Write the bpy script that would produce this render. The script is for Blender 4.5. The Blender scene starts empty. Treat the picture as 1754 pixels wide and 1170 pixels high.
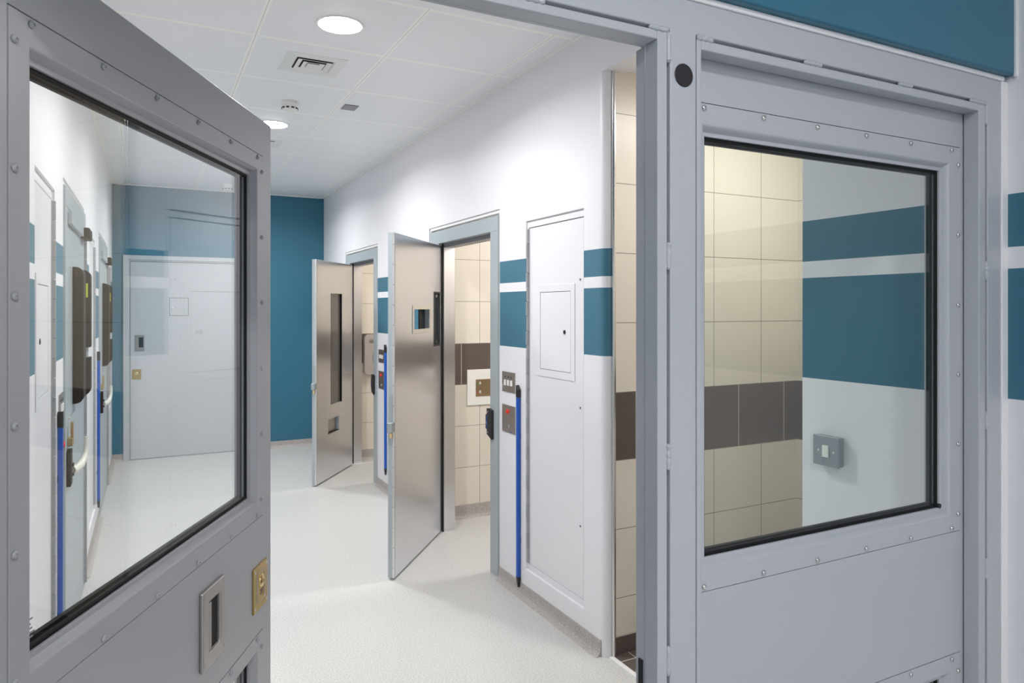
import bpy, bmesh, math
from mathutils import Vector, Matrix

sc = bpy.context.scene
col = sc.collection
pi = math.pi

# ------------------------------------------------------------------ camera, world, exposure
F_PX = 1207.0
TH = math.radians(27.30)
cd = bpy.data.cameras.new('camera')
cam = bpy.data.objects.new('camera', cd)
col.objects.link(cam)
cam.location = (0, 0, 1.6)
cam.rotation_euler = (math.radians(90), 0, -TH)
cd.sensor_width = 36.0
cd.lens = F_PX / 1754.0 * 36.0
cd.shift_y = -(585 - 528.8) / 1754.0
cd.clip_start = 0.02
sc.camera = cam

w = bpy.data.worlds.new('world')
sc.world = w
w.use_nodes = True
w.node_tree.nodes['Background'].inputs[0].default_value = (0.75, 0.8, 0.85, 1)
w.node_tree.nodes['Background'].inputs[1].default_value = 0.05

sc.view_settings.view_transform = 'Standard'
sc.view_settings.look = 'None'
sc.view_settings.gamma = 1
sc.view_settings.exposure = 1.94
sc.view_settings.use_curve_mapping = False

LIGHT_CORR = 6.7       # corridor downlights, watts
LIGHT_FRONT = 67.0     # downlights in front of the screen, the rear two added out of view
LIGHT_CELL = 18.0
LIGHT_SHOWER_ADDED = 8.5

# ------------------------------------------------------------------ node helpers
class N:
    """socket wrapper with arithmetic"""
    def __init__(s, nt, so): s.nt, s.so = nt, so
    def _m(s, op, b=None, c=None, clamp=False):
        n = s.nt.nodes.new('ShaderNodeMath'); n.operation = op; n.use_clamp = clamp
        s.nt.links.new(s.so, n.inputs[0])
        for i, v in ((1, b), (2, c)):
            if v is None: continue
            if isinstance(v, N): s.nt.links.new(v.so, n.inputs[i])
            else: n.inputs[i].default_value = v
        return N(s.nt, n.outputs[0])
    def __add__(s, b): return s._m('ADD', b)
    def __sub__(s, b): return s._m('SUBTRACT', b)
    def __mul__(s, b): return s._m('MULTIPLY', b)
    def __truediv__(s, b): return s._m('DIVIDE', b)
    def fract(s): return s._m('FRACT')
    def abs(s): return s._m('ABSOLUTE')
    def lt(s, b): return s._m('LESS_THAN', b)
    def gt(s, b): return s._m('GREATER_THAN', b)
    def min(s, b): return s._m('MINIMUM', b)
    def max(s, b): return s._m('MAXIMUM', b)
    def clamp(s): return s._m('ADD', 0.0, clamp=True)

def line_mask(u, u0, pitch, width):
    d = (((u - u0) / pitch + 0.5).fract() - 0.5).abs() * pitch
    return d.lt(width / 2)

def mixc(nt, fac, a, b):
    n = nt.nodes.new('ShaderNodeMix'); n.data_type = 'RGBA'
    if isinstance(fac, N): nt.links.new(fac.so, n.inputs[0])
    else: n.inputs[0].default_value = fac
    for i, v in ((6, a), (7, b)):
        if isinstance(v, tuple): n.inputs[i].default_value = (*v, 1)
        else: nt.links.new(v, n.inputs[i])
    return n.outputs[2]

def new_mat(name):
    m = bpy.data.materials.new(name); m.use_nodes = True
    nt = m.node_tree
    return m, nt, nt.nodes['Principled BSDF']

def noise(nt, scale, detail=2.0, vec=None, rough=0.5):
    n = nt.nodes.new('ShaderNodeTexNoise'); n.inputs['Scale'].default_value = scale
    n.inputs['Detail'].default_value = detail; n.inputs['Roughness'].default_value = rough
    if vec is None:
        g = nt.nodes.new('ShaderNodeNewGeometry'); vec = g.outputs['Position']
    nt.links.new(vec, n.inputs['Vector'])
    return N(nt, n.outputs['Fac'])

def pos(nt):
    g = nt.nodes.new('ShaderNodeNewGeometry'); s = nt.nodes.new('ShaderNodeSeparateXYZ')
    nt.links.new(g.outputs['Position'], s.inputs[0])
    return [N(nt, s.outputs[i]) for i in range(3)]

def bump(nt, b, h, strength, dist=0.001):
    n = nt.nodes.new('ShaderNodeBump'); n.inputs['Strength'].default_value = strength
    n.inputs['Distance'].default_value = dist
    nt.links.new(h.so, n.inputs['Height']); nt.links.new(n.outputs[0], b.inputs['Normal'])

def plain(name, rgb, rough=0.5, metal=0.0, spec=0.5, bmp=None, coat=0.0):
    m, nt, b = new_mat(name)
    b.inputs['Base Color'].default_value = (*rgb, 1)
    b.inputs['Roughness'].default_value = rough
    b.inputs['Metallic'].default_value = metal
    b.inputs['Specular IOR Level'].default_value = spec
    if coat: b.inputs['Coat Weight'].default_value = coat
    if bmp: bump(nt, b, noise(nt, bmp[0], 3), bmp[1], bmp[2])
    return m

TEAL = (0.035, 0.160, 0.240)
WHITE = (0.83, 0.824, 0.857)

def wall_banded(name):
    m, nt, b = new_mat(name)
    x, y, z = pos(nt)
    band = (z.gt(1.382) * z.lt(1.697)) + (z.gt(1.749) * z.lt(1.877))
    band = band * x.gt(-0.6)
    c = mixc(nt, band, WHITE, TEAL)
    nt.links.new(c, b.inputs['Base Color'])
    b.inputs['Roughness'].default_value = 0.43
    b.inputs['Specular IOR Level'].default_value = 0.75
    bump(nt, b, noise(nt, 60, 3), 0.05, 0.002)
    return m

def tile_mat(name, axis, u0, ub0, zt, zb, base_top=0.0, pu=0.3235, pv=0.3215, pvb=0.3175, groutw=0.0035):
    m, nt, b = new_mat(name)
    P = pos(nt); u = P[axis]; z = P[2]
    inband = z.lt(zt) * z.gt(zb)
    base = z.lt(base_top)
    above = z.gt((zt + zb) / 2)
    v = (z - zt) * above + (z - zb) * ((above * -1.0) + 1.0)
    pr = above * (pv - pvb) + pvb
    d = (((v / pr) + 0.5).fract() - 0.5).abs() * pr
    rows = d.lt(groutw / 2)
    edge = ((z - zt).abs()).lt(groutw / 2).max(((z - zb).abs()).lt(groutw / 2))
    rows = rows * ((inband * -1.0) + 1.0)
    vert = line_mask(u, u0, pu, groutw) * ((inband * -1.0) + 1.0)
    bedge = ((z - base_top).abs()).lt(groutw)
    lines = rows.max(vert).max(edge)
    bvert = line_mask(u, ub0, pu, groutw * 1.3) * inband
    n1 = noise(nt, 300, 2)
    n2 = noise(nt, 2.2, 2)
    t1 = mixc(nt, n1, (0.73, 0.66, 0.565), (0.845, 0.79, 0.70))
    t1 = mixc(nt, (n2 - 0.4).clamp() * 0.5, t1, (0.74, 0.68, 0.585))
    dk = mixc(nt, ((n1 - 0.42) * 5.0).clamp(), (0.075, 0.055, 0.048), (0.19, 0.15, 0.135))
    c = mixc(nt, inband.max(base), t1, dk)
    c = mixc(nt, lines, c, (0.24, 0.21, 0.18))
    c = mixc(nt, bvert.max(bedge), c, (0.62, 0.57, 0.50))
    nt.links.new(c, b.inputs['Base Color'])
    b.inputs['Roughness'].default_value = 0.33
    return m

def floor_mat():
    m, nt, b = new_mat('vinyl_floor')
    n1 = noise(nt, 150, 2); n2 = noise(nt, 45, 3); n3 = noise(nt, 1.1, 2)
    c = mixc(nt, ((n1 - 0.35) * 3.0).clamp(), (0.485, 0.482, 0.468), (0.71, 0.705, 0.685))
    c = mixc(nt, ((n2 - 0.5) * 2.0).clamp() * 0.35, c, (0.59, 0.575, 0.55))
    c = mixc(nt, (n3 - 0.4).clamp() * 0.3, c, (0.64, 0.63, 0.605))
    nt.links.new(c, b.inputs['Base Color'])
    b.inputs['Roughness'].default_value = 0.32
    bump(nt, b, noise(nt, 90, 3), 0.12, 0.001)
    return m

def skirt_mat():
    m, nt, b = new_mat('skirting_vinyl')
    n1 = noise(nt, 190, 2)
    c = mixc(nt, ((n1 - 0.35) * 3.0).clamp(), (0.34, 0.305, 0.285), (0.58, 0.545, 0.52))
    nt.links.new(c, b.inputs['Base Color']); b.inputs['Roughness'].default_value = 0.45
    return m

def shower_floor_mat():
    m, nt, b = new_mat('dark_floor_tile')
    P = pos(nt); n1 = noise(nt, 300, 2)
    l = line_mask(P[0], 1.98, 0.1, 0.005).max(line_mask(P[1], 2.60, 0.1, 0.005))
    c = mixc(nt, n1, (0.06, 0.045, 0.04), (0.17, 0.14, 0.125))
    c = mixc(nt, l, c, (0.60, 0.56, 0.50))
    nt.links.new(c, b.inputs['Base Color']); b.inputs['Roughness'].default_value = 0.5
    return m

def ceiling_mat():
    m, nt, b = new_mat('ceiling_tiles')
    x, y, z = pos(nt)
    on = y.gt(2.893)
    wide = line_mask(x, 1.090, 0.634, 0.026).max(line_mask(y, 2.905, 0.6465, 0.022)) * on
    thin = line_mask(x, 1.090, 0.634, 0.0025) * on
    n1 = noise(nt, 700, 1)
    c = mixc(nt, n1, (0.87, 0.875, 0.89), (0.90, 0.905, 0.92))
    c = mixc(nt, wide, c, (0.99, 0.985, 0.93))
    c = mixc(nt, thin, c, (0.55, 0.55, 0.52))
    nt.links.new(c, b.inputs['Base Color']); b.inputs['Roughness'].default_value = 0.45
    return m

def steel_mat(name, rgb, r0, r1):
    m, nt, b = new_mat(name)
    tc = nt.nodes.new('ShaderNodeTexCoord'); mp = nt.nodes.new('ShaderNodeMapping')
    mp.inputs['Scale'].default_value = (45, 45, 0.5)
    nt.links.new(tc.outputs['Object'], mp.inputs['Vector'])
    n1 = noise(nt, 1.0, 3, mp.outputs[0])
    c = mixc(nt, n1, tuple(v * 0.965 for v in rgb), tuple(min(1, v * 1.03) for v in rgb))
    nt.links.new(c, b.inputs['Base Color'])
    b.inputs['Metallic'].default_value = 1.0
    b.inputs['Roughness'].default_value = r0
    return m

def glass_mat(name, tint, ior=1.52):
    m, nt, b = new_mat(name)
    nt.nodes.remove(b)
    out = [n for n in nt.nodes if n.type == 'OUTPUT_MATERIAL'][0]
    geo = nt.nodes.new('ShaderNodeNewGeometry')
    mr = nt.nodes.new('ShaderNodeMapRange')     # slab without refraction: same reflectance on both faces
    mr.inputs['To Min'].default_value = ior; mr.inputs['To Max'].default_value = 1.0 / ior
    nt.links.new(geo.outputs['Backfacing'], mr.inputs['Value'])
    fr = nt.nodes.new('ShaderNodeFresnel'); nt.links.new(mr.outputs[0], fr.inputs['IOR'])
    tr = nt.nodes.new('ShaderNodeBsdfTransparent'); tr.inputs[0].default_value = (*tint, 1)
    gl = nt.nodes.new('ShaderNodeBsdfGlossy'); gl.inputs['Roughness'].default_value = 0.0
    gl.inputs[0].default_value = (1, 1, 1, 1)
    mx = nt.nodes.new('ShaderNodeMixShader')
    nt.links.new(fr.outputs[0], mx.inputs[0]); nt.links.new(tr.outputs[0], mx.inputs[1]); nt.links.new(gl.outputs[0], mx.inputs[2])
    nt.links.new(mx.outputs[0], out.inputs[0])
    return m

def emit(name, rgb, s):
    m, nt, b = new_mat(name)
    b.inputs['Base Color'].default_value = (0.9, 0.9, 0.9, 1)
    b.inputs['Emission Color'].default_value = (*rgb, 1)
    b.inputs['Emission Strength'].default_value = s
    return m

GREY = (0.480, 0.498, 0.535)
M = dict(
    wall=wall_banded('painted_wall_with_bands'),
    white=plain('white_paint', WHITE, 0.4, bmp=(60, 0.05, 0.002)),
    hatchwhite=plain('white_gloss_paint', (0.80, 0.79, 0.82), 0.3, bmp=(25, 0.04, 0.002)),
    caulk=plain('white_caulk', (0.86, 0.85, 0.85), 0.4, bmp=(60, 0.3, 0.002)),
    teal=plain('teal_paint', TEAL, 0.38, bmp=(60, 0.05, 0.002)),
    grey=plain('grey_steel_paint', GREY, 0.28, bmp=(40, 0.05, 0.0015)),
    shadedgrey=plain('grey_paint_shaded', (0.365, 0.370, 0.395), 0.28, bmp=(40, 0.05, 0.0015)),  # screen's grey darkened: puts the open door's shade into its colour
    greyframe=plain('grey_frame_paint', (0.40, 0.45, 0.48), 0.35),
    farpaint=plain('pale_grey_door_paint', (0.50, 0.53, 0.56), 0.4),
    dark=plain('dark_gap', (0.01, 0.01, 0.011), 0.7),
    rubber=plain('black_rubber', (0.008, 0.008, 0.009), 0.55, spec=0.2),
    disc=plain('dark_disc_plastic', (0.018, 0.014, 0.017), 0.4),
    steel=steel_mat('brushed_steel', (0.765, 0.78, 0.84), 0.26, 0.33),
    steel2=steel_mat('brushed_steel_plate', (0.50, 0.47, 0.45), 0.32, 0.42),
    chrome=plain('bright_steel', (0.70, 0.69, 0.67), 0.22, 1.0),
    zinc=plain('zinc_plated_steel', (0.45, 0.50, 0.51), 0.4, 0.8),
    hinge=plain('hinge_steel', (0.42, 0.43, 0.44), 0.4, 0.35),
    brass=plain('brass', (0.56, 0.40, 0.14), 0.3, 1.0, bmp=(300, 0.05, 0.0005)),
    brassgold=plain('polished_brass', (0.80, 0.60, 0.30), 0.25, 1.0),
    floor=floor_mat(), skirt=skirt_mat(), sfloor=shower_floor_mat(), ceil=ceiling_mat(),
    cream=plain('cream_ceiling_trim', (0.92, 0.915, 0.86), 0.45),
    tile_sh=tile_mat('beige_tile_shower', 0, 2.506, 2.672, 1.2135, 0.901, 0.09),
    tile_shx=tile_mat('beige_tile_shower_side', 1, 2.58, 2.45, 1.2135, 0.901, 0.09),
    tile_c1=tile_mat('beige_tile_cell', 0, 2.279, 2.125, 1.333, 1.020, -1),
    tile_c1x=tile_mat('beige_tile_cell_side', 1, 4.6, 4.5, 1.333, 1.020, -1),
    glass=glass_mat('clear_glass', (0.972, 0.985, 0.982), 1.43),
    glassp=glass_mat('greenish_glass', (0.93, 0.965, 0.945), 1.5),
    smoke=plain('dark_glazing', (0.13, 0.12, 0.115), 0.08, spec=0.6),
    blue=plain('blue_plastic', (0.0, 0.088, 0.46), 0.3, spec=0.6),
    black=plain('black_plastic', (0.018, 0.017, 0.018), 0.35),
    brown=plain('dark_brown_casing', (0.019, 0.014, 0.012), 0.55, spec=0.2),
    plastic=plain('white_plastic', (0.85, 0.84, 0.80), 0.35),
    ivory=plain('ivory_plastic', (0.74, 0.73, 0.66), 0.35),
    red=plain('red_button', (0.80, 0.025, 0.012), 0.35),
    redpaint=plain('red_mark', (0.70, 0.06, 0.02), 0.5),
    greenpaint=plain('green_mark', (0.06, 0.40, 0.08), 0.5),
    yellow=plain('yellow_label', (0.62, 0.66, 0.03), 0.5),
    bronze=plain('bronze_plate', (0.40, 0.30, 0.19), 0.35, 0.9),
    sink=plain('speckled_grey_basin', (0.45, 0.41, 0.38), 0.4, bmp=(200, 0.1, 0.001)),
    switchgrey=plain('grey_switch_metal', (0.25, 0.29, 0.32), 0.35, 0.2),
    ventwhite=plain('white_vent_metal', (0.82, 0.82, 0.80), 0.4),
    graybox=plain('grey_plate', (0.27, 0.27, 0.29), 0.4),
    ink=plain('black_ink', (0.03, 0.03, 0.03), 0.6),
    lamp=emit('lamp_diffuser', (1.0, 0.99, 0.975), 14.0),
    lampf=emit('lamp_diffuser_front', (1.0, 0.99, 0.995), LIGHT_FRONT),
    lampc=emit('lamp_diffuser_cell', (1.0, 0.985, 0.96), LIGHT_CELL),
    lampc2=emit('lamp_diffuser_far_cell', (1.0, 0.95, 0.87), LIGHT_CELL * 0.75),
    lamps=emit('added_shower_diffuser', (1.0, 0.98, 0.95), LIGHT_SHOWER_ADDED),
)

# ------------------------------------------------------------------ mesh builder
class MB:
    def __init__(s): s.v, s.f, s.m = [], [], []
    def add(s, vs, fs, m=0):
        o = len(s.v); s.v += [tuple(q) for q in vs]
        for f in fs: s.f.append([o + i for i in f]); s.m.append(m)
        return s
    def box(s, x0, x1, y0, y1, z0, z1, m=0):
        vs = [(x0,y0,z0),(x1,y0,z0),(x1,y1,z0),(x0,y1,z0),(x0,y0,z1),(x1,y0,z1),(x1,y1,z1),(x0,y1,z1)]
        return s.add(vs, [(0,3,2,1),(4,5,6,7),(0,1,5,4),(1,2,6,5),(2,3,7,6),(3,0,4,7)], m)
    def slab(s, x0, x1, z0, z1, y0, y1, holes=(), m=0):
        """plate in the xz plane, front at y0, back at y1, with rectangular holes"""
        xs = sorted({x0, x1, *[max(x0, min(x1, v)) for h in holes for v in h[:2]]})
        zs = sorted({z0, z1, *[max(z0, min(z1, v)) for h in holes for v in h[2:4]]})
        nx, nz = len(xs) - 1, len(zs) - 1
        solid = [[True] * nz for _ in range(nx)]
        for i in range(nx):
            for j in range(nz):
                cx, cz = (xs[i] + xs[i+1]) / 2, (zs[j] + zs[j+1]) / 2
                if any(h[0] < cx < h[1] and h[2] < cz < h[3] for h in holes): solid[i][j] = False
        def sol(i, j): return 0 <= i < nx and 0 <= j < nz and solid[i][j]
        for i in range(nx):
            for j in range(nz):
                if not solid[i][j]: continue
                a, b_, c, d = xs[i], xs[i+1], zs[j], zs[j+1]
                s.add([(a,y0,c),(b_,y0,c),(b_,y0,d),(a,y0,d)], [(0,1,2,3)], m)
                s.add([(a,y1,c),(b_,y1,c),(b_,y1,d),(a,y1,d)], [(3,2,1,0)], m)
                if not sol(i-1, j): s.add([(a,y0,c),(a,y0,d),(a,y1,d),(a,y1,c)], [(0,1,2,3)], m)
                if not sol(i+1, j): s.add([(b_,y0,c),(b_,y1,c),(b_,y1,d),(b_,y0,d)], [(0,1,2,3)], m)
                if not sol(i, j-1): s.add([(a,y0,c),(a,y1,c),(b_,y1,c),(b_,y0,c)], [(0,1,2,3)], m)
                if not sol(i, j+1): s.add([(a,y0,d),(b_,y0,d),(b_,y1,d),(a,y1,d)], [(0,1,2,3)], m)
        return s
    def ring(s, x0, x1, z0, z1, prof, m=0):
        """mitred frame: profile of (inset, y) points swept round a rectangle"""
        n = len(prof); vs = []
        for ins, y in prof:
            vs += [(x0+ins,y,z0+ins),(x1-ins,y,z0+ins),(x1-ins,y,z1-ins),(x0+ins,y,z1-ins)]
        fs = []
        for i in range(n - 1):
            for k in range(4):
                a, b_ = i*4+k, i*4+(k+1) % 4
                fs.append((a, b_, b_+4, a+4))
        return s.add(vs, fs, m)
    def prism(s, poly, axis, a, b_, m=0):
        """extrude 2-D polygon along axis 0/1/2"""
        def mk(p, q):
            if axis == 2: return (p[0], p[1], q)
            if axis == 1: return (p[0], q, p[1])
            return (q, p[0], p[1])
        n = len(poly); vs = [mk(p, a) for p in poly] + [mk(p, b_) for p in poly]
        fs = [tuple(range(n))[::-1], tuple(range(n, 2*n))] + [(i, (i+1) % n, n+(i+1) % n, n+i) for i in range(n)]
        return s.add(vs, fs, m)
    def cyl(s, c, r, h, axis=2, n=24, m=0, r2=None):
        r2 = r if r2 is None else r2
        poly = [(math.cos(2*pi*i/n), math.sin(2*pi*i/n)) for i in range(n)]
        def mk(p, rr, q):
            if axis == 2: return (c[0]+p[0]*rr, c[1]+p[1]*rr, c[2]+q)
            if axis == 1: return (c[0]+p[0]*rr, c[1]+q, c[2]+p[1]*rr)
            return (c[0]+q, c[1]+p[0]*rr, c[2]+p[1]*rr)
        vs = [mk(p, r, 0) for p in poly] + [mk(p, r2, h) for p in poly]
        fs = [tuple(range(n))[::-1], tuple(range(n, 2*n))] + [(i, (i+1) % n, n+(i+1) % n, n+i) for i in range(n)]
        return s.add(vs, fs, m)
    def lathe(s, c, prof, axis=2, n=32, m=0, sgn=1):
        """profile of (radius, height) turned about an axis through c"""
        vs, fs = [], []
        for r, h in prof:
            for i in range(n):
                a, b_ = math.cos(2*pi*i/n)*r, math.sin(2*pi*i/n)*r
                h2 = h*sgn
                vs.append((c[0]+a, c[1]+b_, c[2]+h2) if axis == 2 else ((c[0]+a, c[1]+h2, c[2]+b_) if axis == 1 else (c[0]+h2, c[1]+a, c[2]+b_)))
        for j in range(len(prof) - 1):
            for i in range(n):
                k = (i+1) % n
                fs.append((j*n+i, j*n+k, (j+1)*n+k, (j+1)*n+i))
        fs.append(tuple(range(n))); fs.append(tuple(range((len(prof)-1)*n, len(prof)*n)))
        return s.add(vs, fs, m)
    def tube(s, pts, rads, n=16, m=0):
        P = [Vector(p) for p in pts]; vs, fs = [], []
        up = Vector((0, 0, 1)); prev = None
        for i, p in enumerate(P):
            t = (P[min(i+1, len(P)-1)] - P[max(i-1, 0)]).normalized()
            if prev is None:
                a = t.cross(up)
                if a.length < 0.1: a = t.cross(Vector((1, 0, 0)))
            else: a = prev - t * prev.dot(t)
            a.normalize(); prev = a; b_ = t.cross(a)
            r = rads[i] if isinstance(rads, (list, tuple)) else rads
            for k in range(n):
                an = 2*pi*k/n; vs.append(tuple(p + a*math.cos(an)*r + b_*math.sin(an)*r))
        for i in range(len(P)-1):
            for k in range(n):
                q = (k+1) % n; fs.append((i*n+k, i*n+q, (i+1)*n+q, (i+1)*n+k))
        fs.append(tuple(range(n))); fs.append(tuple(range((len(P)-1)*n, len(P)*n)))
        return s.add(vs, fs, m)
    def build(s, name, mats, parent=None, bevel=0.0, seg=2, smooth=False, label=None, merge=True, ang=35, wn=False):
        me = bpy.data.meshes.new(name)
        me.from_pydata(s.v, [], s.f)
        if isinstance(mats, str): mats = [mats]
        for k in mats: me.materials.append(M[k])
        for p, mi in zip(me.polygons, s.m): p.material_index = mi
        bm = bmesh.new(); bm.from_mesh(me)
        if merge: bmesh.ops.remove_doubles(bm, verts=bm.verts, dist=1e-5)
        bmesh.ops.recalc_face_normals(bm, faces=bm.faces)
        bm.to_mesh(me); bm.free()
        o = bpy.data.objects.new(name, me); col.objects.link(o)
        if parent is not None: o.parent = parent
        if bevel > 0:
            md = o.modifiers.new('bevel', 'BEVEL'); md.width = bevel; md.segments = seg
            md.limit_method = 'ANGLE'; md.angle_limit = math.radians(ang); md.use_clamp_overlap = True
            md.harden_normals = True; smooth = True
        if smooth:
            for p in me.polygons: p.use_smooth = True
            if bevel <= 0:
                try: me.set_sharp_from_angle(angle=math.radians(38))
                except Exception: pass
        if wn:
            md = o.modifiers.new('wn', 'WEIGHTED_NORMAL'); md.keep_sharp = True; md.weight = 80
        if label: o['label'] = label
        return o

def thing(name, label, cat, loc=(0, 0, 0), rz=0.0, group=None):
    o = bpy.data.objects.new(name, None); col.objects.link(o)
    o.location = loc; o.rotation_euler = (0, 0, rz); o.empty_display_size = 0.1
    o['label'] = label; o['category'] = cat
    if group: o['group'] = group
    return o
def tag(o, label, cat, group=None):
    o['label'] = label; o['category'] = cat
    if group: o['group'] = group
    return o
def struct(o, label=None):
    o['kind'] = 'structure'
    if label: o['label'] = label
    return o
def empty_struct(name, loc, rz=0.0, label=None):
    o = bpy.data.objects.new(name, None); col.objects.link(o)
    o.location = loc; o.rotation_euler = (0, 0, rz); return struct(o, label)

R90 = pi / 2
XR, XL = 1.85, -0.337
YF = 8.45
ZC = 2.907
YS = 0.968
# ------------------------------------------------------------------ structure: floor, ceiling, walls
struct(MB().box(-2.2, 4.6, -2.8, 8.6, -0.1, 0.0).build('floor', 'floor'))
struct(MB().box(-2.2, 1.97, -2.8, 8.6, ZC, ZC + 0.1).build('ceiling', 'ceil'))

def hz(y0, y1, z0, z1): return (-y1, -y0, z0, z1)      # hole in the right wall, in its local frame
CELL_R = [0.0, 2.50]
CELL_L = [0.0, 2.53]
rw = MB().slab(-8.6, 2.7, 0, ZC, 0, 0.12, [
    hz(1.571, 2.70, -1, 2.69), hz(2.838, 3.418, 0.165, 2.080),
    *[hz(3.745 + d, 4.930 + d, -1, 2.190) for d in CELL_R]])
# rounded end beside the shower opening
arc = [(-2.712, -0.0004)]
for i in range(9):
    a = i / 8 * R90
    arc.append((-2.70 + 0.04 * math.sin(a), 0.0396 - 0.04 * math.cos(a)))
arc += [(-2.66, 0.052), (-2.712, 0.052)]
o = struct(rw.build('wall_right', 'wall', bevel=0.004, ang=50)); o.location = (XR, 0, 0); o.rotation_euler = (0, 0, -R90)

o = struct(MB().prism(arc, 2, 0, 2.69).build('wall_right', 'wall', smooth=True)); o.location = (XR, 0, 0); o.rotation_euler = (0, 0, -R90)

lw = MB().slab(YS + 0.09, 8.6, 0, ZC, 0, 0.12, [
    (2.825, 3.405, 0.165, 2.080),
    *[(3.705 + d, 4.875 + d, -1, 2.187) for d in CELL_L],
    (5.25, 5.84, 0.165, 2.08), (7.62, 8.10, 0.62, 2.06)])
o = struct(lw.build('wall_left', 'wall', bevel=0.004)); o.location = (XL, 0, 0); o.rotation_euler = (0, 0, R90)

struct(MB().slab(XL, XR, 0, ZC, YF, YF + 0.12, [(-0.235, 0.945, -1, 2.165)]).build('wall_far', 'teal'))
# wall above and left of the steel screen
fw = MB().slab(-2.2, XR, 0, ZC, 0.948, 1.06, [(-0.31, XR + 1, -1, 2.160)])
struct(fw.build('wall_front', ['teal'], bevel=0.006))
struct(MB().box(-2.2, XR, -2.8, -2.68, 0, ZC).build('wall_back', 'white'))
struct(MB().box(-2.3, -2.2, -2.8, 1.06, 0, ZC).build('wall_side', 'teal'))

# shower room behind the right wall
def room(prefix, x0, x1, y0, y1, zc, mfar, mside, mfloor=None):
    struct(MB().box(x0, x1, y1, y1 + 0.05, 0, zc + .02).build('wall_' + prefix + '_far', mfar))
    struct(MB().box(x0, x1, y0 - 0.05, y0, 0, zc + .02).build('wall_' + prefix + '_near', mfar))
    struct(MB().box(x1, x1 + 0.05, y0 - .05, y1 + .05, 0, zc + .02).build('wall_' + prefix + '_end', mside))
    struct(MB().box(x0 , x1 + .05, y0 - .05, y1 + .05, zc, zc + 0.05).build('ceiling', 'white'))
room('shower', 1.905, 3.10, 1.45, 2.660, 2.70, 'tile_sh', 'tile_shx')
struct(MB().box(1.895, 3.10, 1.45, 2.66, 0.0, 0.006).build('floor', 'sfloor'))
struct(MB().box(1.872, 1.895, 1.571, 2.66, 0.0, 0.007).build('trim_1', 'caulk'))
struct(MB().prism([(1.886, 2.650), (1.893, 2.646), (1.902, 2.647), (1.905, 2.653), (1.905, 2.70), (1.886, 2.70)], 2, 0, 2.688)
       .build('trim_2', 'chrome', bevel=0.002))
room('cell', 1.972, 4.3, 3.40, 4.96, 2.70, 'tile_c1', 'tile_c1x')
room('second_cell', 1.972, 4.3, 5.80, 7.39, 2.70, 'tile_c1', 'tile_c1x')

# cove skirting
def skirting(name, p0, p1, nrm, h=0.075):
    """p0->p1 along the wall, nrm points into the room"""
    prof = [(0, h), (0.004, h), (0.0045, 0.035), (0.008, 0.018), (0.016, 0.007), (0.030, 0.0015), (0.032, 0)]
    prof.append((0, 0))
    vs = []
    for (x, y) in (p0, p1):
        for d, z in prof: vs.append((x + nrm[0]*d, y + nrm[1]*d, z))
    n = len(prof)
    fs = [(i, i+1, n+i+1, n+i) for i in range(n-1)] + [tuple(range(n)), tuple(range(n, 2*n))]
    return struct(MB().add(vs, fs).build(name, 'skirt'))
skirting('baseboard_right', (XR, 2.69), (XR, 3.745), (-1, 0))
skirting('baseboard_right', (XR, 4.93), (XR, 6.245), (-1, 0))
skirting('baseboard_right', (XR, 7.43), (XR, YF), (-1, 0))
skirting('baseboard_left', (XL, 1.06), (XL, 3.715), (1, 0))
skirting('baseboard_left', (XL, 4.865), (XL, 6.245), (1, 0))
skirting('baseboard_left', (XL, 7.395), (XL, YF), (1, 0))
skirting('baseboard_far', (0.945, YF), (XR, YF), (0, -1))
skirting('baseboard_far', (XL, YF), (-0.235, YF), (0, -1))
skirting('baseboard_cell', (1.975, 4.96), (4.3, 4.96), (0, -1), 0.10)
skirting('baseboard_cell', (1.975, 7.39), (4.3, 7.39), (0, -1), 0.10)
# ceiling edge trims
struct(MB().box(XR - 0.022, XR, 2.62, YF, ZC - 0.006, ZC + .001).build('trim_3', 'cream'))
struct(MB().box(XL, XL + 0.022, 1.06, YF, ZC - 0.006, ZC + .001).build('trim_4', 'cream'))
struct(MB().box(XL, XR, YF - 0.022, YF, ZC - 0.006, ZC + .001).build('trim_5', 'cream'))
# sealant round the steel screen
struct(MB().box(-0.31, 1.8375, YS - 0.003, 1.05, 2.1485, 2.1605).build('trim_6', 'caulk', bevel=0.003))
struct(MB().box(1.8245, 1.8515, YS - 0.003, 1.05, 0, 2.1485).build('trim_7', 'caulk', bevel=0.003))

struct(MB().box(1.842, 1.852, 0.9425, 0.95, 2.155, ZC).build('trim_8', 'caulk', bevel=0.002))

# ------------------------------------------------------------------ the steel screen frame
sf = thing('screen_frame', 'grey painted steel screen frame with welded stops around open doorway and glazed panel', 'door frame', (0, YS, 0))
MB().slab(-0.305, 1.8245, 0, 2.1485, 0, 0.085, [(-0.215, 0.811, -1, 2.089), (0.8705, 1.770, -1, 2.089)]).build('box_section', 'grey', sf, bevel=0.003)
def stop(x0, x1, z0, z1, y0=0.0, y1=0.036):
    return MB().box(x0, x1, y0, y1, z0, z1).build('stop_bar', 'grey', sf, bevel=0.0022)
stop(0.783, 0.8045, 0, 2.083)                 # doorway: right, head, left
stop(-0.215, 0.783, 2.067, 2.083)
stop(-0.208, -0.187, 0, 2.067)
MB().box(0.7845, 0.811, 0.036, 0.063, 0.0, 2.0665).build('door_stop', 'grey', sf, bevel=0.001)
MB().box(-0.213, 0.783, 0.036, 0.046, 2.0675, 2.089).build('door_stop', 'grey', sf, bevel=0.001)
MB().slab(0.8045, 0.811, 0, 2.089, 0.012, 0.036).build('backing_strip', 'grey', sf)
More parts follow.
